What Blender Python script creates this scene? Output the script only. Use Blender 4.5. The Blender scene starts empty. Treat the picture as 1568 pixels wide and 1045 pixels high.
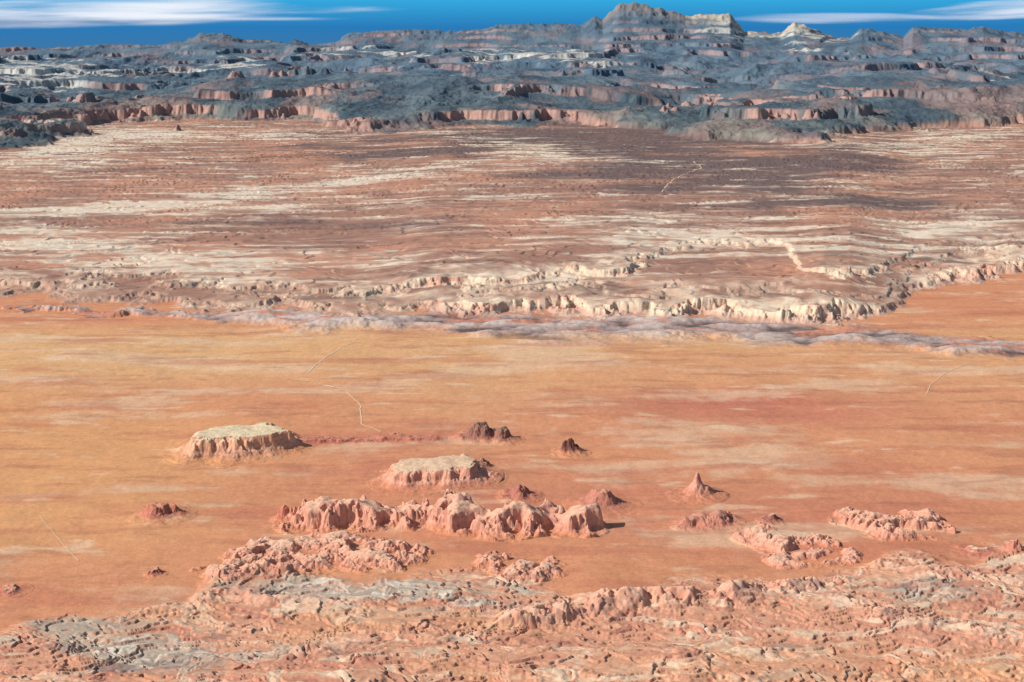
import bpy, math, numpy as np
f32=np.float32
rng=np.random.RandomState(7)
H=100.0
F=784/math.tan(math.radians(20))
T=math.atan((522.5-78)/F); ct,st=math.cos(T),math.sin(T)
# ---- survey chart <-> world ground plane -------------------------------------
def chart(x,y):
    d=y*ct+H*st
    return 784+F*x/d, 522.5-F*(y*st-H*ct)/d
def ground(u,v):
    s=(522.5-v)/F
    y=H*(ct+s*st)/(st-s*ct)
    return (u-784)/F*(y*ct+H*st), y
def zfromv(y,v):
    s=(522.5-v)/F
    return H+y*(s*ct-st)/(ct+s*st)
# ---- noise ---------------------------------------------------------------------
P=rng.permutation(256).astype(np.int32)
ang=rng.rand(256)*2*math.pi
GX=(np.cos(ang)*1.45).astype(f32); GY=(np.sin(ang)*1.45).astype(f32)
def pn(x,y,seed=0):
    x=(x+seed*17.31).astype(f32); y=(y+seed*9.173).astype(f32)
    xf=np.floor(x); yf=np.floor(y)
    xi=xf.astype(np.int32); yi=yf.astype(np.int32)
    dx=x-xf; dy=y-yf
    a=P[yi&255]; b=P[(yi+1)&255]
    def g(ix,r,ex,ey):
        h=P[(ix+r)&255]; return GX[h]*ex+GY[h]*ey
    sx=dx*dx*dx*(dx*(dx*6-15)+10); sy=dy*dy*dy*(dy*(dy*6-15)+10)
    n0=g(xi,a,dx,dy); n1=g(xi+1,a,dx-1,dy)
    n2=g(xi,b,dx,dy-1); n3=g(xi+1,b,dx-1,dy-1)
    p=n0+sx*(n1-n0); q=n2+sx*(n3-n2)
    return p+sy*(q-p)
def octs(x,y,n,seed,gain,fn,rot=True):
    s=0;a=1.0;t=0
    for i in range(n):
        s=s+a*fn(pn(x,y,seed+i)); t+=a; a*=gain
        if rot: x,y=x*1.62-y*1.21,x*1.21+y*1.62
        else: x,y=x*2.03-y*.1+3.7,x*.1+y*2.03+1.3
    return s/t
def fbm(x,y,n=5,seed=0,gain=.5): return octs(x,y,n,seed,gain,lambda q:q)*1.3
def sfb(x,y,n=5,seed=0,gain=.5): return octs(x,y,n,seed,gain,lambda q:q,False)*1.3
def billow(x,y,n=4,seed=0,gain=.5,rot=True): return octs(x,y,n,seed,gain,lambda q:np.minimum(np.abs(q)*2,1.2),rot)
def ridged(x,y,n=4,seed=0,gain=.5): return octs(x,y,n,seed,gain,lambda q:1-np.minimum(np.abs(q)*2,1.2))
def ss(a,b,x):
    t=np.clip((x-a)/(b-a),0,1); return t*t*(3-2*t)
def itp(u,pts):
    xs,ys=zip(*pts); return np.interp(u,xs,ys).astype(f32)
def blobs(u,v,L):
    m=0
    for (a,b,ru,rv,w,sl) in L:
        m=m+w*np.exp(-((u-a)/ru)**2-((v-b-sl*(u-a))/rv)**2)
    return m
def segdist(x,y,pts):
    d=None
    if len(pts)==1: return np.hypot(x-pts[0][0],y-pts[0][1])
    for (ax,ay),(bx,by) in zip(pts[:-1],pts[1:]):
        vx,vy=bx-ax,by-ay; L=vx*vx+vy*vy
        t=np.clip(((x-ax)*vx+(y-ay)*vy)/L,0,1)
        e=np.hypot(x-ax-t*vx,y-ay-t*vy)
        d=e if d is None else np.minimum(d,e)
    return d
K=0.94
def C(r,g,b):
    c=np.array([r,g,b])/255.
    c=np.where(c<=.04045,c/12.92,((c+.055)/1.055)**2.4)
    l=c@np.array([.21,.72,.07]); c=c*.91+l*.09
    return (c*K).astype(f32)
def mx(a,b,m): return a+(b-a)*m[...,None]

SKY=[(-400,72),(0,73),(60,77),(150,72),(250,74),(285,66),(310,54),(345,53),(375,64),(440,68),(455,62),(475,70),(515,70),(535,54),(560,51),(700,50),(745,46),(760,40),(860,37),(890,42),(910,30),(922,34),(932,24),(945,12),(975,10),(1010,15),(1035,24),(1055,29),(1085,27),(1115,24),(1138,49),(1192,52),(1213,36),(1235,42),(1278,64),(1298,63),(1315,47),(1345,52),(1380,60),(1393,45),(1470,50),(1500,47),(1530,55),(1600,57),(2000,50)]
BASE=[(-400,245),(0,238),(100,212),(180,198),(250,194),(450,196),(600,210),(700,206),(900,214),(1080,222),(1250,226),(1400,212),(1568,194),(1900,185)]
RIMA=[(-400,450),(0,462),(240,468),(400,477),(560,484),(640,476),(680,484),(800,482),(1000,492),(1150,491),(1290,497),(1345,488),(1400,452),(1460,432),(1568,420),(1850,405)]
HA=[(-400,1.4),(0,1.8),(500,2.0),(620,2.3),(680,3.4),(1000,4.4),(1300,4.6),(1345,3.0),(1390,2.4),(1450,3.4),(1900,3.6)]
RIMB=[(-400,430),(560,462),(620,460),(780,450),(900,446),(990,430),(1020,405),(1060,395),(1200,402),(1235,447),(1290,447),(1350,436),(1400,400),(1568,380),(1900,370)]
HB=[(-400,.8),(540,.8),(640,2.6),(960,2.6),(1010,1.6),(1230,1.8),(1260,2.4),(1340,2.2),(1400,1.2),(1900,1.0)]
LAV=[(-400,470),(0,474),(250,484),(500,492),(700,498),(900,503),(1100,507),(1300,515),(1450,528),(1700,552),(1900,570)]
LW=[(-400,2),(0,2),(250,5),(400,12),(500,15),(800,20),(1100,22),(1300,18),(1568,12),(1900,8)]
FGL=[(-400,950),(0,962),(180,938),(300,905),(380,885),(640,884),(760,885),(860,905),(1000,898),(1200,872),(1300,862),(1568,838),(1900,830)]
YS=44*H
def chpoly(L): return [ground(a,b) for a,b in L]
R1=chpoly([(790,955),(870,945),(930,930),(1080,925),(1200,905),(1280,892)])
R2=chpoly([(190,940),(330,915),(420,925),(560,935)])
R3=chpoly([(1290,925),(1400,960),(1560,985)])
R4=chpoly([(1320,865),(1450,885),(1600,895)])
R5=chpoly([(300,1010),(500,1000),(650,965)])
def cliffprof(s):
    return np.interp(s,[0,.35,.60,.86,1],[0,.16,.42,.94,1]).astype(f32)

def terrain(x,y):
    x=x.astype(f32); y=y.astype(f32)
    u,v=chart(x,y); D={'u':u,'v':v}
    z=np.zeros_like(x)
    vmin,vmax=float(v.min()),float(v.max())
    sA=np.ones_like(x)
    if vmax>340 and vmin<560:
        n1=fbm(x/34,y/44,8,11,.60); n2=ridged(x/14,y/20,6,15,.55)
        wob=28*n1+4*(n2-.6)
        a=(itp(u,RIMA)-(v+wob))/(10.5+8*fbm(x/20,y/20,3,17))
        hv=1+(.9*fbm(x/34,y/34,4,13)-.08)*np.exp(-(a/5)**2)
        sA=np.clip(a,0,1)
        n3=fbm(x/30+9,y/38,8,21,.60)
        b=(itp(u,RIMB)-(v+24*n3+4*(n2-.6)))/8.5
        sB=np.clip(b,0,1)
        e=(itp(u,RIMA)-24-(v+34*n3+4*(n2-.6)))/5.5; sE=np.clip(e,0,1)
        z=z+itp(u,HA)*hv*cliffprof(sA)+itp(u,HB)*hv*cliffprof(sB)+1.0*cliffprof(sE)
        cl=np.maximum(((sA>0.02)&(sA<1))*ss(1,4,itp(u,HA)),((sB>0.02)&(sB<1))*ss(.8,3,itp(u,HB)))
        near=np.exp(-(np.maximum(a-1,0)/1.2)**2)*(a>0)*ss(.8,4,itp(u,HA))
        near=np.maximum(near,np.exp(-(np.maximum(b-1,0)/1.1)**2)*(b>0)*ss(.6,3.0,itp(u,HB)))
        near=np.maximum(near,np.exp(-(np.maximum(e-1,0)/1.0)**2)*(e>0)*.6)
        D['near']=near; D['sA']=sA; D['cl']=cl
        lw=itp(u,LW)
        lm=ss(1.15,.35,np.abs(v+22*n1*.7-itp(u,LAV))/(lw+.01))
        bl=.5*billow(x/30,y/18,5,31,.5)+.5*(1-ridged(x/70+y/90,y/24,5,35,.45))
        z=z+lm*(bl-.3)*5.0*(1-sA)
        D['lav']=lm*(1-sA); D['bl']=bl
    elif vmax<=560:
        z=z+itp(u,HA)+itp(u,HB)+1.0
    if vmin<620:
        wx=fbm(x/60,y/60,4,41)
        q=fbm(x/210+.25*wx,y/120+.25*wx+.4,6,45,.42)
        k=q*10.0; fr=k-np.floor(k)
        pl=sA*(v<600)
        amp=np.interp(v,[100,200,420,520],[3.2,2.4,1.2,.5]).astype(f32)
        z=z+amp*pl*((np.floor(k)+ss(0,.22,fr)-k*.85)*.6)
        D['q']=q;D['fr']=fr
        dens=blobs(u,v,[(110,228,130,20,1,-.12),(330,212,260,10,.8,0),(330,312,330,13,1,-.09),(620,275,160,10,.9,-.13),(800,240,110,18,.9,.15),
            (150,395,260,28,.9,.1),(480,410,190,14,.65,.0),(600,325,300,6,.8,-.02),(330,440,250,12,.5,.05),(1080,385,190,20,1.3,.02),(1450,362,130,20,1.0,.0),(1400,400,200,14,.7,-.08),
            (1380,238,180,16,.75,.05),(1500,215,120,14,.7,0),(980,262,160,8,.5,.1),(900,445,300,12,.6,.03),(1320,300,240,24,.45,0),(160,330,260,8,.6,0),(1150,355,90,6,.6,0),
            (60,260,240,20,.6,0),(700,350,300,14,.3,0)])
        D['dens']=dens
    if vmax>430:
        m=fbm(x/45,y/45,7,51,.5)
        m2=sfb(x/30+y/90,y/9,6,53,.55)
        D['m']=m; D['m2']=m2
        z=z+(m*.9+m2*.2)*ss(430,520,v)
    if vmax>780:
        nn=fbm(x/22,y/22,5,61)
        fg=ss(-4,12,v-itp(u,FGL)+40*nn)
        w1=fbm(x/9,y/9,4,65); w2=fbm(x/12+5,y/10,4,66)
        B=billow(x/8.6+.8*w1,y/6.0+.8*w2,5,67,.44)
        blk=ss(.08,.34,B)
        base=fbm(x/46+.22*w1,y/20+.16*w2,6,71,.42)
        k=base*10; fr=k-np.floor(k)
        rA=np.exp(-(segdist(x,y,R1)/2.8)**2); rB=np.exp(-(segdist(x,y,R2)/2.4)**2)
        rC=np.exp(-(segdist(x,y,R3)/3.4)**2); rD=np.exp(-(segdist(x,y,R4)/3.0)**2); rE=np.exp(-(segdist(x,y,R5)/2.2)**2)
        lump=(2.2*rA+1.0*rB+.8*rC+.9*rD+.6*rE)*ss(-.35,.12,fbm(x/8,y/6,5,74,.55))
        patch=ss(.12,.42,fbm(x/13,y/8,6,75,.5))
        z=z+fg*((np.floor(k)+ss(0,.12,fr)-k*.6)*.5+ patch*.55*blk+.18*B + lump*(.05+.8*blk+.35*B))
        D['fg']=fg;D['B']=B;D['ffr']=fr;D['fk']=k;D['lump']=lump;D['patch']=patch;D['blk']=blk
    if vmin<262:
        bv=itp(u,BASE); _,y0=ground(u,bv)
        nw=fbm(x/190,y/260,7,81,.54)
        nl=fbm(x/330,y/420,3,83,.45)
        pp=(y-y0)/(YS-y0)
        p=pp+(.20*nw*ss(.22,.05,pp)+.10*nl*ss(.0,.15,pp)*ss(.95,.6,pp))*y/(YS-y0)
        sk=itp(u,SKY)
        kp=[0,.03,.08,.25,.5,.75,.92,1.0,1.12]
        v35=bv-12; v7=bv-34
        def zz(pk,vk): return zfromv(y0+pk*(YS-y0),vk)
        kz=[z*0,zz(.03,v35),zz(.08,v7),zz(.25,146+0*u),zz(.5,113+0*u),zz(.75,93+0*u),zz(.92,.35*sk+54),zz(1.0,sk),zz(1.12,sk+34)]
        r=np.zeros_like(x)
        for i in range(len(kp)-1):
            tt=np.clip((p-kp[i])/(kp[i+1]-kp[i]),0,1)
            r=np.where(p>kp[i],kz[i]+(kz[i+1]-kz[i])*tt,r)
        A=np.interp(p,[0,.03,.16,.85,.97,1.1],[0,.2,1,1,.22,.2]).astype(f32)
        big=fbm(x/620,y/900,4,91,.42)
        rd=ridged(x/230+.4*nl,y/400,6,95,.45)
        m=r+A*(36*big+30*(rd-.62))
        stp=24.0
        k=m/stp+.9*fbm(x/500,y/600,3,93)+.08*nw; fl=np.floor(k); fr=k-fl
        fine=ridged(x/40,y/90,6,99,.5)
        fr2=np.clip(fr+.13*(fine-.6),0,1)
        pr=.46*ss(0.02,.15,fr2)+.54*fr2**1.15
        tz=m+(pr-fr2)*stp
        gt=ss(-.15,.2,fbm(x/300,y/420,5,103)+.25*ss(.14,.05,p)+.12)
        tm=np.interp(p,[0,.01,.04,.9,.97,1.05],[0,.5,.95,.95,.5,.4])*gt
        mz=m*(1-tm)+tz*tm+A*3.4*(fine-.6)*(1+10*ss(.93,1.,p))+ss(0,.04,p)*ss(.2,.1,p)*4*(fine-.6)
        mz=np.maximum(mz,0)
        on=ss(0,.02,p)
        z=z+mz*on
        D['p']=p; D['mfr']=fr2; D['nw']=nw; D['mon']=on; D['fine']=fine; D['gt']=gt; D['rd']=rd
        D['vr']=78+(H-r)/(y/F)
    return z,D

def colour(x,y,z,nz,D):
    x=x.astype(f32);y=y.astype(f32)
    u,v=D['u'],D['v']
    shp=x.shape
    lo=fbm(x/120,y/120,5,201); hi=fbm(x/6,y/9,4,205); st1=sfb(x/70+y/300,y/20,6,209,.55)
    col=np.zeros(shp+(3,),f32)+C(214,142,98)
    col=mx(col,C(220,168,112),np.clip(ss(660,540,v)*.75*ss(480,520,v)+.6*lo,0,1)*ss(900,650,v))
    col=mx(col,C(220,156,100),ss(.0,.7,blobs(u,v,[(0,720,420,130,.9,0)])))
    col=mx(col,C(196,114,90),np.clip(blobs(u,v,[(1150,625,260,26,.9,.03),(700,770,420,55,.5,0),(1300,790,260,60,.5,0),(600,668,330,10,.6,0),(1500,450,200,30,.5,0)])+.4*st1,0,.85)*ss(420,560,v))
    if 'm' in D:
        pale=ss(.02,.45,st1+.35*blobs(u,v,[(300,560,380,25,1,0),(700,572,170,7,2.4,-.12),(830,535,60,15,3.0,.05),(1150,690,300,40,1.0,.05),(1330,570,250,22,1,.02),(150,520,200,8,1.2,0),(200,900,180,20,.6,0),(1350,740,260,14,.6,0)])-.08+.2*hi)
        col=mx(col,C(226,190,150),pale*.55)
        red=ss(.05,.45,sfb(x/55,y/12,6,213,.55))
        col=mx(col,C(188,108,84),red*.42)
        thin=ss(.13,.38,D['m2']-.17+.15*hi)
        col=mx(col,C(228,194,156),thin*.55)
        drk=ss(.2,.45,sfb(x/26-y/80,y/7,5,219,.55))
        col=mx(col,C(168,106,82),drk*.35)
        mot=fbm(x/2.2,y/3.0,4,217,.6)
        col=col*(1+.12*mot)[...,None]
    if 'q' in D:
        q,fr,dens=D['q'],D['fr'],D['dens']
        sA=D.get('sA',np.ones(shp,f32))
        pc=np.zeros(shp+(3,),f32)+C(166,122,102)
        pc=mx(pc,C(192,136,108),ss(.0,.5,lo+.5*st1+blobs(u,v,[(1500,440,160,25,.6,0),(300,300,500,80,.3,0),(300,430,500,30,.3,0)])))
        wv=fbm(x/60,y/80,3,223)
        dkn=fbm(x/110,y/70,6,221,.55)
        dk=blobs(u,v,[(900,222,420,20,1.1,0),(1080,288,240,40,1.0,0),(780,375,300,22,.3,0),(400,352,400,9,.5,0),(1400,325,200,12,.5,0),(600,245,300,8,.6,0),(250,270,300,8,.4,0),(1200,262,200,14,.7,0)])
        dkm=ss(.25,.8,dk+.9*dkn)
        s2=sfb(x/85-y/260+.5*wv,y/17+x/260+.9*wv,6,225,.52)
        s3=fbm(x/30,y/30,5,227,.5)
        s4=sfb(x/40+.4*wv,y/9+x/150+.6*wv,4,231,.5)
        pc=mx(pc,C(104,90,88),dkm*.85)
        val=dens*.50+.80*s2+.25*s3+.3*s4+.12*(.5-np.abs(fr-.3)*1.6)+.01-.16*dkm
        cr=ss(.26,.48,val)
        cr2=ss(.06,.36,val)*.34
        cc=mx(np.zeros(shp+(3,),f32)+C(230,212,184),C(212,168,138),ss(-.15,.4,.5*hi+.5*lo+s2*.3+ss(400,470,v)*.3-ss(.4,.8,val)*.4))
        pc=mx(pc,cc,np.maximum(cr*.88,cr2))
        cb=ss(.14,.36,sfb(x/60,y/14+.9*wv,5,229,.52))
        pc=mx(pc,C(106,86,82),cb*.45*(1-cr*.7))
        pc=mx(pc,C(128,94,84),ss(.12,.0,fr)*.4)
        if 'near' in D:
            nr=D['near']; pc=mx(pc,C(230,204,172),np.clip(nr*(.65+.8*hi+.6*s3),0,1))
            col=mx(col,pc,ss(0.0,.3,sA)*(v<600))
            cl=np.clip(D['cl'],0,1)*ss(.985,.93,nz)
            cf=mx(np.zeros(shp+(3,),f32)+C(230,202,168),C(212,152,126),ss(-.1,.35,fbm(x/16,z/1.2,4,233)+ss(1340,1380,u)*.5-.0004*(u-800)))
            up=ss(.35,.7,D['sA']); cf=mx(C(204,156,134)+cf*0,cf,np.maximum(up,.15))
            col=mx(col,cf,cl)
            bl=D['bl']
            lv=mx(np.zeros(shp+(3,),f32)+C(162,142,136),C(92,84,86),ss(.42,.24,bl+.3*s4))
            lv=mx(lv,C(202,186,174),ss(.44,.62,bl+.2*s4)*.75)
            lv=mx(lv,C(196,130,104),ss(.05,.35,sfb(x/40,y/12,5,237,.6)))
            col=mx(col,lv,D['lav']*.92)
        else:
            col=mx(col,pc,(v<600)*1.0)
    if 'fg' in D:
        fg,B,ffr,fk=D['fg'],D['B'],D['ffr'],D['fk']
        c=np.zeros(shp+(3,),f32)+C(214,154,118)
        n=fbm(x/15,y/8,6,241,.5)
        lay=pn(fk*.9,x/60,7)
        c=mx(c,C(224,190,156),ss(.0,.4,lay+.4*n+.2*hi))
        c=mx(c,C(198,130,104),ss(.05,.4,-lay+.3*n)*.75)
        zone=np.clip(blobs(u,v,[(560,912,280,26,1.0,.05),(180,985,160,36,1.3,.1),(1420,920,120,22,.85,.05),(1250,1040,120,25,.4,0),(460,1000,180,20,.4,0)])+.5*n+.4*lay,0,1)
        c=mx(c,C(178,162,140),ss(.3,.75,zone)*.88)
        c=mx(c,C(226,214,192),ss(.6,.9,zone)*ss(.1,.4,pn(fk*2,fk*0+.5+x/40,3)+.1)*.6)
        c=mx(c,C(150,100,86),ss(.14,.02,ffr)*.55)
        c=mx(c,C(140,92,82),ss(.2,.04,B)*.55*np.clip(.25+D['patch']+D['lump'],0,1))
        c=mx(c,C(228,176,144),np.clip(D['lump'],0,1)*.6*D['blk'])
        c=mx(c,C(204,136,110),ss(.88,.65,nz)*.45)
        c=mx(c,C(108,94,96),ss(.3,.5,fbm(x/12,y/5,6,245,.55)+.6*blobs(u,v,[(190,1022,80,12,1,0),(120,980,60,18,.6,0)])-.08)*.5)
        c=mx(c,C(216,156,110),np.clip(ss(965,1045,v)*ss(700,1300,u)*.45+ss(.1,.5,fbm(x/30,y/16,4,247))*.5,0,.8)*(1-np.clip(D['lump']+.5*D['patch'],0,1)))
        c=c*(1+.14*fbm(x/1.2,y/1.6,3,249))[...,None]
        col=mx(col,c,fg)
    if 'p' in D:
        p,fr,on,fine=D['p'],D['mfr'],D['mon'],D['fine']
        vr=D['vr']
        haze=ss(.0,.6,p)
        hazy_veg=mx(np.zeros(shp+(3,),f32)+C(78,92,98),C(90,112,128),haze)  # vegetation colour, with blue-grey distance haze painted into it
        g=sfb(x/90,y/120,6,251,.55)
        hazy_veg=mx(hazy_veg,C(112,126,132),ss(-.1,.5,g)*.6)
        hazy_veg=mx(hazy_veg,C(62,80,94),ss(-.0,-.4,g)*.65)
        rb=ss(.08,.42,fbm(x/150,y/260,6,255,.55)+.3*ss(.12,.0,p)+.12*ss(1100,1500,u))
        hazy_veg=mx(hazy_veg,mx(np.zeros(shp+(3,),f32)+C(164,126,112),C(140,122,122),haze),rb*.55)
        hazy_veg=mx(hazy_veg,C(138,138,122),ss(.1,.02,p)*ss(-.2,.4,g)*.6)
        steep=ss(.985,.90,nz)
        band=ss(.20,.13,fr)*D['gt']
        gate=ss(-.10,.17,fbm(x/160,y/260,5,259)+.27*ss(.16,.05,p)+.0)
        cm=steep*band*gate
        cream=np.clip(blobs(u,vr,[(20,110,200,28,1.1,0),(360,106,90,14,.8,0),(640,86,190,11,.8,.0),(870,97,120,12,.8,.05),(1540,122,70,14,.7,0),(1230,55,60,22,1.2,0),(1100,40,50,30,1.0,0),(100,200,150,12,.5,0)])+.35*g,0,1)
        rock=mx(np.zeros(shp+(3,),f32)+C(196,148,130),C(164,134,130),ss(.05,.5,p))  # rock colour mutes towards the back, aerial haze painted in
        cc=mx(rock,C(206,200,186),ss(.35,.65,cream))
        cc=cc*(1+.2*fbm(x/12,y/40,4,263))[...,None]
        hazy_veg=mx(hazy_veg,cc,np.clip(cm,0,1)*.75)
        led=ss(.38,.52,cream*.5+.75*sfb(x/110,y/60,6,265,.58))*ss(.25,.5,cream)
        hazy_veg=mx(hazy_veg,C(206,200,186),led*.75)
        pk=ss(.95,1.0,p)*ss(900,930,u)*ss(1300,1270,u)
        hazy_veg=mx(hazy_veg,C(142,130,124),pk*.75); hazy_veg=mx(hazy_veg,C(200,186,162),pk*ss(1035,1060,u)*ss(-.2,.3,g+.1)*.75)
        col=mx(col,hazy_veg,on)
    return np.clip(col,0.008,.86)

def gridnormal(x,y,z):
    ax,ay,az=[np.gradient(a,axis=1) for a in (x,y,z)]
    bx,by,bz=[np.gradient(a,axis=0) for a in (x,y,z)]
    nx=ay*bz-az*by; ny=az*bx-ax*bz; nz=ax*by-ay*bx
    return np.abs(nz)/np.sqrt(nx*nx+ny*ny+nz*nz+1e-12)

def make_material(name,scale,bump,lo=.8,hi=1.2):
    m=bpy.data.materials.new(name); m.use_nodes=True; nt=m.node_tree; N=nt.nodes; L=nt.links
    bs=N['Principled BSDF']; bs.inputs['Roughness'].default_value=.95
    bs.inputs['Specular IOR Level'].default_value=.08
    at=N.new('ShaderNodeAttribute'); at.attribute_name='rock_colour'
    tc=N.new('ShaderNodeTexCoord')
    n1=N.new('ShaderNodeTexNoise'); n1.inputs['Scale'].default_value=scale; n1.inputs['Detail'].default_value=8; n1.inputs['Roughness'].default_value=.64
    L.new(tc.outputs['Object'],n1.inputs['Vector'])
    mr=N.new('ShaderNodeMapRange'); mr.inputs[1].default_value=.3; mr.inputs[2].default_value=.7; mr.inputs[3].default_value=lo; mr.inputs[4].default_value=hi
    L.new(n1.outputs['Fac'],mr.inputs[0])
    mul=N.new('ShaderNodeVectorMath'); mul.operation='SCALE'
    L.new(at.outputs['Color'],mul.inputs[0]); L.new(mr.outputs[0],mul.inputs['Scale'])
    L.new(mul.outputs[0],bs.inputs['Base Color'])
    b=N.new('ShaderNodeBump'); b.inputs['Strength'].default_value=.5; b.inputs['Distance'].default_value=bump
    L.new(n1.outputs['Fac'],b.inputs['Height']); L.new(b.outputs[0],bs.inputs['Normal'])
    return m

def grid_object(name,x,y,z,col,mat,parent=None):
    R,Cn=x.shape
    me=bpy.data.meshes.new(name)
    co=np.stack([x,y,z],-1).reshape(-1,3).astype(f32)
    me.vertices.add(len(co)); me.vertices.foreach_set('co',co.ravel())
    i=np.arange(R*Cn,dtype=np.int32).reshape(R,Cn)
    q=np.stack([i[:-1,:-1],i[:-1,1:],i[1:,1:],i[1:,:-1]],-1).reshape(-1,4)
    me.loops.add(q.size); me.loops.foreach_set('vertex_index',q.ravel())
    me.polygons.add(len(q)); me.polygons.foreach_set('loop_start',np.arange(len(q),dtype=np.int32)*4)
    me.polygons.foreach_set('use_smooth',np.ones(len(q),bool))
    me.update(calc_edges=True)
    if col is not None:
        a=me.color_attributes.new('rock_colour','FLOAT_COLOR','POINT')
        c4=np.ones((len(co),4),f32); c4[:,:3]=col.reshape(-1,3); a.data.foreach_set('color',c4.ravel())
    me.materials.append(mat)
    o=bpy.data.objects.new(name,me); bpy.context.scene.collection.objects.link(o)
    if parent: o.parent=parent
    return o

mat_near=make_material('eroded_sandstone',1.6,.12,.85,1.15)
mat_plain=make_material('desert_soil',1.1,.07,.87,1.13)
mat_plat=make_material('plateau_soil',.3,.15,.88,1.12)
mat_far=make_material('mountain_rock',.14,.9,.86,1.14)

U=np.arange(-240,1810,1.4)
def strip(name,ys,mat):
    ys=np.asarray(ys)
    Y=np.repeat(ys[:,None],len(U),1)
    X=(U[None,:]-784)/F*(Y*ct+H*st)
    z,D=terrain(X,Y)
    nz=gridnormal(X,Y,z)
    c=colour(X,Y,z,nz,D)
    grid_object(name,X,Y,z,c,mat)
def ys(v0,v1,s):
    n=int(abs(v0-v1)/s)+1
    return ground(0,np.linspace(v0,v1,n))[1]
strip('eroded_badlands_ground',ys(1110,820,.7),mat_near)
strip('desert_plain',ys(820,550,1.0),mat_plain)
strip('sandstone_escarpment',ys(550,375,.5),mat_plain)
strip('striped_plateau',ys(375,258,.8),mat_plat)
strip('mountain_range',np.geomspace(ground(0,258)[1],48*H,850),mat_far)

# ---- free standing rocks -------------------------------------------------------
PR={'mesa':([0,.38,.45,.56,.76,1.0,1.3],[1,.97,.84,.44,.18,.05,0]),
    'butte':([0,.20,.32,.46,.72,1.0,1.3],[1,.94,.62,.34,.14,.04,0]),
    'spire':([0,.08,.18,.35,.6,1.0,1.3],[1,.82,.5,.27,.12,.04,0]),
    'ridge':([0,.28,.40,.56,.80,1.0,1.25],[1,.96,.72,.32,.13,.04,0]),
    'rugged':([0,.4,.75,1.0,1.2],[1,.85,.5,.2,0])}
def feature(name,pts,rpx,hpx,kind,seed,cap=(224,186,148),wall=(220,156,126),dark=(164,106,88),warp=.35,fl=.16):
    pw=[ground(a,b) for a,b in pts]
    s=(pw[0][1]*ct+H*st)/F; R=rpx*s; hh=hpx*s
    xs=[a for a,_ in pw]; yy=[b for _,b in pw]; e=1.75*R
    r=s*.7
    nx=int(min(700,(max(xs)-min(xs)+2*e)/r)); ny=int(min(640,max(60,(max(yy)-min(yy)+2*e)/(r*1.2))))
    X,Y=np.meshgrid(np.linspace(min(xs)-e,max(xs)+e,nx),np.linspace(min(yy)-e,max(yy)+e,ny))
    X=X.astype(f32);Y=Y.astype(f32)
    g,D=terrain(X,Y)
    d=segdist(X,Y,pw)/R
    d0=d
    w=fbm(X/(R*.9),Y/(R*.9),6,seed,.5)
    bw=billow(X/(R*.8),Y/(R*.8),5,seed+7,.45)
    d=d+warp*w-fl*(bw-.4)*ss(.1,.5,d)*1.6
    d=np.where(d0>1.1,np.maximum(d,d0*.98),d)
    pr=np.interp(d,*PR[kind]).astype(f32)
    pr=pr*ss(1.7,1.35,d0)
    B=bw
    if kind=='rugged':
        wb=fbm(X/(30*s),Y/(30*s),3,seed+3)
        B=billow(X/(56*s)+.4*wb,Y/(56*s)+.4*wb,5,seed+11,.38)
        mk=ss(-.20,.16,fbm(X/(70*s),Y/(50*s),5,seed+14,.5)+.02)
        h=pr*(.05+.95*mk)*(.22+.42*ss(.04,.28,B)+.45*B)
    elif kind in('mesa','ridge'):
        B=billow(X/(R*1.1),Y/(R*.9),5,seed+11,.38)
        if kind=='mesa': h=pr*(1+.12*fbm(X/(R*.8),Y/(R*.8),4,seed+13))+.05*(B-.4)*ss(.0,.4,pr)
        else: h=pr*(.42+.42*ss(.02,.26,B)+.22*B)*(.95+.7*fbm(X/(R*1.6),Y/(R*1.6),3,seed+14))
    else:
        h=pr*(1+.22*fbm(X/(R*.3),Y/(R*.3),4,seed+13))
    Z=g+hh*h-.2*ss(.03,.0,pr)
    nz=gridnormal(X,Y,Z)
    base=colour(X,Y,g,np.ones_like(nz),D)
    zz=(Z-g)
    stv=fbm(X/(R*2),zz/(hh*.16),3,seed+17)
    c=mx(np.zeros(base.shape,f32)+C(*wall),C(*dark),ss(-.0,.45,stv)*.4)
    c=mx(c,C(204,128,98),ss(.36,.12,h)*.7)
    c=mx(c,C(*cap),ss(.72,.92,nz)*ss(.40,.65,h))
    c=mx(c,C(*dark),ss(.14,.02,B)*.4)
    c=mx(c,C(*dark),ss(.2,.6,fbm(X/(R*.3),Y/(R*.3),4,seed+19))*.3)
    c=c*(1+.15*fbm(X/(4*s),Y/(6*s),4,seed+23))[...,None]
    c=mx(base,c,ss(.05,.22,h) if kind=='rugged' else ss(.03,.3,pr))
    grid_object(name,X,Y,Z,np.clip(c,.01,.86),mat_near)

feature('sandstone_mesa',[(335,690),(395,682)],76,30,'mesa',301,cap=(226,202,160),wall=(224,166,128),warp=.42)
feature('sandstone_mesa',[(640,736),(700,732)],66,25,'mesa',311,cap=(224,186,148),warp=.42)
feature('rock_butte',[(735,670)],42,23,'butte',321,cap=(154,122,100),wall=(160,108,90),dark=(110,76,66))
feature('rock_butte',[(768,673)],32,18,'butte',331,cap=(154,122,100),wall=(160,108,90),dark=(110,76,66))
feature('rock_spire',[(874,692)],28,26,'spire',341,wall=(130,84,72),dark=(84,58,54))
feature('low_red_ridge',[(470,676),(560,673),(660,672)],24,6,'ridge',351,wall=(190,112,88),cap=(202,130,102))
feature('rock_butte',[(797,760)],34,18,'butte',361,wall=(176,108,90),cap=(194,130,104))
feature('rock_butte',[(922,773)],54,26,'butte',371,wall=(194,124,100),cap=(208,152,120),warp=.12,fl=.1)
feature('rock_spire',[(1068,760)],42,38,'spire',381,wall=(212,148,122),warp=.12)
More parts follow.
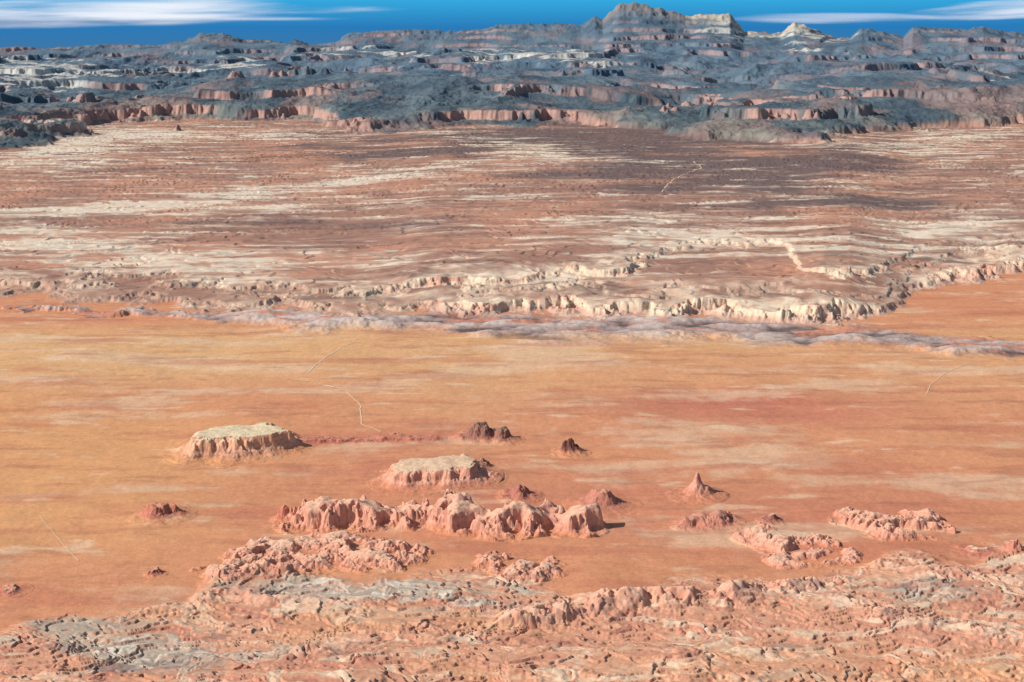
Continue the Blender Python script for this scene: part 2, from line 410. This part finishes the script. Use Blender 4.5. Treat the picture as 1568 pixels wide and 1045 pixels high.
feature('rock_butte',[(247,789)],48,17,'butte',391,wall=(196,118,92),cap=(208,138,106))
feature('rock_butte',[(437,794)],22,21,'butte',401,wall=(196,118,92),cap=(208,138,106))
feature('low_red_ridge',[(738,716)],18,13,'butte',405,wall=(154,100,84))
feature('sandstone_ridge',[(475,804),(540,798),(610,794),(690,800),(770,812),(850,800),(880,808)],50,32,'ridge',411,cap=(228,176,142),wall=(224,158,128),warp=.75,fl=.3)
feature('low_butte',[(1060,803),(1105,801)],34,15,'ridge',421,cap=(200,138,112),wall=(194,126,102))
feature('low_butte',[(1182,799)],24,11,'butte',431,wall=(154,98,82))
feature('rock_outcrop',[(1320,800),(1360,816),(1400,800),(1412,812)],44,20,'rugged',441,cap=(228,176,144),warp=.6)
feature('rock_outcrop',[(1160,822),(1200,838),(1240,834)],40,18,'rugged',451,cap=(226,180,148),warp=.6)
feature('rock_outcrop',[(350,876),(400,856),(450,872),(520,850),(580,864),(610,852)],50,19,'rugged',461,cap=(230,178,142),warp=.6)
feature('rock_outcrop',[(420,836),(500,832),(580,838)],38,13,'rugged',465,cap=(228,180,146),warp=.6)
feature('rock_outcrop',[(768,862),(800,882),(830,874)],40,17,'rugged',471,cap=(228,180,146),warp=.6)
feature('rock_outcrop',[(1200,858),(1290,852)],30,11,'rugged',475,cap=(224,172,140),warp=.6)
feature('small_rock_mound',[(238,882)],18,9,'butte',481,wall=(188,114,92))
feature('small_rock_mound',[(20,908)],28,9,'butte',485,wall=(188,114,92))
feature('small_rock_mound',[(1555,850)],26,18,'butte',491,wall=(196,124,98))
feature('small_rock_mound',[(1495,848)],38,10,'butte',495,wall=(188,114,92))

# ---- dirt tracks ---------------------------------------------------------------
mt=bpy.data.materials.new('pale_dirt'); mt.use_nodes=True
nt=mt.node_tree; b=nt.nodes['Principled BSDF']; b.inputs['Roughness'].default_value=1
n=nt.nodes.new('ShaderNodeTexNoise'); n.inputs['Scale'].default_value=1.0
cr=nt.nodes.new('ShaderNodeValToRGB'); cr.color_ramp.elements[0].color=(*C(220,178,136),1); cr.color_ramp.elements[1].color=(*C(234,206,168),1)
tc=nt.nodes.new('ShaderNodeTexCoord'); nt.links.new(tc.outputs['Object'],n.inputs['Vector'])
nt.links.new(n.outputs['Fac'],cr.inputs['Fac']); nt.links.new(cr.outputs[0],b.inputs['Base Color'])
def track(pts,wpx,seed):
    pw=np.array([ground(a,c) for a,c in pts]); s=(pw[0][1]*ct+H*st)/F
    dd=np.r_[0,np.cumsum(np.hypot(*np.diff(pw,axis=0).T))]
    tt=np.linspace(0,dd[-1],300)
    x=np.interp(tt,dd,pw[:,0]); y=np.interp(tt,dd,pw[:,1])
    for _ in range(60):
        x[1:-1]=(x[:-2]+2*x[1:-1]+x[2:])/4; y[1:-1]=(y[:-2]+2*y[1:-1]+y[2:])/4
    x=x+2*s*fbm(tt/(30*s),tt*0+.3,3,seed)
    dx=np.gradient(x);dy=np.gradient(y);l=np.hypot(dx,dy)+1e-6
    w=wpx*s*.5; o=np.array([-1,-.5,0,.5,1])*w
    X=x[:,None]-dy[:,None]/l[:,None]*o; Y=y[:,None]+dx[:,None]/l[:,None]*o
    z,_=terrain(X,Y)
    z=np.maximum(z,z[:,2:3])
    grid_object('dirt_track',X[:,::-1],Y[:,::-1],z[:,::-1]+.08,None,mt)
track([(582,662),(553,648),(552,620),(530,600),(480,585),(440,580)],2.0,5)
track([(470,572),(490,555),(520,535),(545,525)],2.0,6)
track([(1418,604),(1425,588),(1448,570),(1490,556)],1.5,7)
track([(1012,312),(1030,290),(1075,272),(1060,262)],1.8,8)
track([(60,790),(95,830),(120,860)],1.2,9)

# ---- distant flat land beyond the mountains ----------------------------------------
yy=np.geomspace(47*H,3000*H,30); xx=np.linspace(-1.2,1.2,40)
Y=np.repeat(yy[:,None],40,1); X=Y*xx[None]
Z=-30+8*fbm(X/4000,Y/4000,3,9)
grid_object('distant_plain',X,Y,Z,np.zeros(X.shape+(3,),f32)+C(110,110,112),mat_far)

# ---- clouds --------------------------------------------------------------------------
def cloud(u0,u1,v0,v1,slope,seed,dens,yd=9500.):
    a=np.linspace(-1,1,48); c=np.linspace(-1,1,16)
    A,Cc=np.meshgrid(a,c)
    Yw=yd+250*Cc+120*np.cos(A*1.4)
    uu=(u0+u1)/2+(u1-u0)/2*A; vv=(v0+v1)/2-(v1-v0)/2*Cc+slope*(uu-(u0+u1)/2)
    X=(uu-784)/F*(Yw*ct); Z=zfromv(Yw,vv)
    m=bpy.data.materials.new('cirrus_cloud'); m.use_nodes=True; nt=m.node_tree;N=nt.nodes;L=nt.links
    N.remove(N['Principled BSDF'])
    tcn=N.new('ShaderNodeTexCoord')
    sep=N.new('ShaderNodeSeparateXYZ'); L.new(tcn.outputs['UV'],sep.inputs[0])
    mp=N.new('ShaderNodeMapping'); mp.inputs['Scale'].default_value=((u1-u0)/300.,(v1-v0)/18.,1); mp.inputs['Location'].default_value=(seed*3.1,seed*1.7,0); mp.inputs['Rotation'].default_value=(0,0,.04)
    L.new(tcn.outputs['UV'],mp.inputs['Vector'])
    nn=N.new('ShaderNodeTexNoise'); nn.inputs['Scale'].default_value=1; nn.inputs['Detail'].default_value=5; nn.inputs['Roughness'].default_value=.48; nn.inputs['Distortion'].default_value=.3
    L.new(mp.outputs[0],nn.inputs['Vector'])
    def math_(op,a,b=None):
        k=N.new('ShaderNodeMath'); k.operation=op
        for i,w in enumerate((a,b)):
            if w is None: continue
            if isinstance(w,(int,float)): k.inputs[i].default_value=w
            else: L.new(w,k.inputs[i])
        return k.outputs[0]
    dx=math_('MULTIPLY',math_('SUBTRACT',sep.outputs[0],.5),2.0); dy=math_('MULTIPLY',math_('SUBTRACT',sep.outputs[1],.5),2.0)
    rr=math_('ADD',math_('MULTIPLY',dx,dx),math_('MULTIPLY',dy,dy))
    env=math_('SUBTRACT',1.0,rr)
    val=math_('ADD',math_('MULTIPLY',env,.75),math_('MULTIPLY',math_('SUBTRACT',nn.outputs['Fac'],.5),2.0))
    al=N.new('ShaderNodeMapRange'); al.interpolation_type='SMOOTHSTEP'; al.inputs[1].default_value=.05; al.inputs[2].default_value=1.0; al.inputs[4].default_value=dens
    L.new(val,al.inputs[0])
    al2=math_('MULTIPLY',al.outputs[0],math_('MINIMUM',math_('MAXIMUM',math_('MULTIPLY',env,3.0),0.0),1.0))
    df=N.new('ShaderNodeBsdfDiffuse'); df.inputs[0].default_value=(.85,.86,.88,1)
    tl=N.new('ShaderNodeBsdfTranslucent'); tl.inputs[0].default_value=(.85,.86,.88,1)
    ad=N.new('ShaderNodeMixShader'); ad.inputs[0].default_value=.15; L.new(df.outputs[0],ad.inputs[1]); L.new(tl.outputs[0],ad.inputs[2])
    tr=N.new('ShaderNodeBsdfTransparent'); ms=N.new('ShaderNodeMixShader')
    L.new(al2,ms.inputs[0]); L.new(tr.outputs[0],ms.inputs[1]); L.new(ad.outputs[0],ms.inputs[2]); L.new(ms.outputs[0],N['Material Output'].inputs[0])
    o=grid_object('cloud',X,Yw,Z,None,m)
    uvl=o.data.uv_layers.new(name='UVMap')
    vi=np.zeros(len(o.data.loops),np.int32); o.data.loops.foreach_get('vertex_index',vi)
    uv=np.stack([(A+1)/2,(Cc+1)/2],-1).reshape(-1,2)[vi]
    uvl.data.foreach_set('uv',uv.astype(f32).ravel())
cloud(-260,640,-8,44,-.012,1,.95)
cloud(-300,420,22,46,-.02,2,.6)
cloud(1360,1780,-4,30,-.05,3,.9)
cloud(1090,1460,18,38,.0,4,.5)

# ---- light ---------------------------------------------------------------------------
az=math.radians(-106); el=math.radians(37)
sd=(math.sin(az)*math.cos(el),math.cos(az)*math.cos(el),math.sin(el))
from mathutils import Vector
sl=bpy.data.lights.new('sun','SUN'); sl.energy=4.8; sl.angle=math.radians(.5); sl.color=(1,.97,.93)
so=bpy.data.objects.new('sun',sl); bpy.context.scene.collection.objects.link(so)
so.rotation_euler=Vector(sd).to_track_quat('Z','Y').to_euler()
w=bpy.data.worlds.new('World'); bpy.context.scene.world=w; w.use_nodes=True
N=w.node_tree.nodes; L=w.node_tree.links
SS=.09
bg=N['Background']; bg.inputs[1].default_value=SS
sk=N.new('ShaderNodeTexSky'); sk.sky_type='NISHITA'; sk.sun_disc=False; sk.sun_elevation=el; sk.sun_rotation=az%(2*math.pi)
tc=N.new('ShaderNodeTexCoord'); sp=N.new('ShaderNodeSeparateXYZ'); L.new(tc.outputs['Generated'],sp.inputs[0])
m1=N.new('ShaderNodeMapRange'); m1.inputs[1].default_value=0; m1.inputs[2].default_value=.04; L.new(sp.outputs[2],m1.inputs[0])
rp=N.new('ShaderNodeValToRGB'); L.new(m1.outputs[0],rp.inputs[0])
def lin(r,g,b): return tuple(((np.array([r,g,b])/255.)**2.2).tolist())+(1,)
rp.color_ramp.elements[0].position=0; rp.color_ramp.elements[0].color=lin(66,118,164)
rp.color_ramp.elements[1].position=.9; rp.color_ramp.elements[1].color=lin(58,170,224)
e=rp.color_ramp.elements.new(.4); e.color=lin(46,122,184)
sc=N.new('ShaderNodeVectorMath'); sc.operation='SCALE'; sc.inputs['Scale'].default_value=1/SS; L.new(rp.outputs[0],sc.inputs[0])
m2=N.new('ShaderNodeMapRange'); m2.inputs[1].default_value=.05; m2.inputs[2].default_value=.16; L.new(sp.outputs[2],m2.inputs[0])
mi=N.new('ShaderNodeMix'); mi.data_type='RGBA'; L.new(m2.outputs[0],mi.inputs[0]); L.new(sc.outputs[0],mi.inputs[6]); L.new(sk.outputs[0],mi.inputs[7])
L.new(mi.outputs[2],bg.inputs[0])
cam=bpy.data.cameras.new('camera'); co=bpy.data.objects.new('camera',cam); bpy.context.scene.collection.objects.link(co)
cam.sensor_width=36; cam.angle=math.radians(40); cam.clip_start=1; cam.clip_end=500000
co.location=(0,0,H); co.rotation_euler=(math.pi/2-T,0,0)
sc_=bpy.context.scene; sc_.camera=co
sc_.view_settings.view_transform='Standard'; sc_.view_settings.look='None'; sc_.view_settings.exposure=0
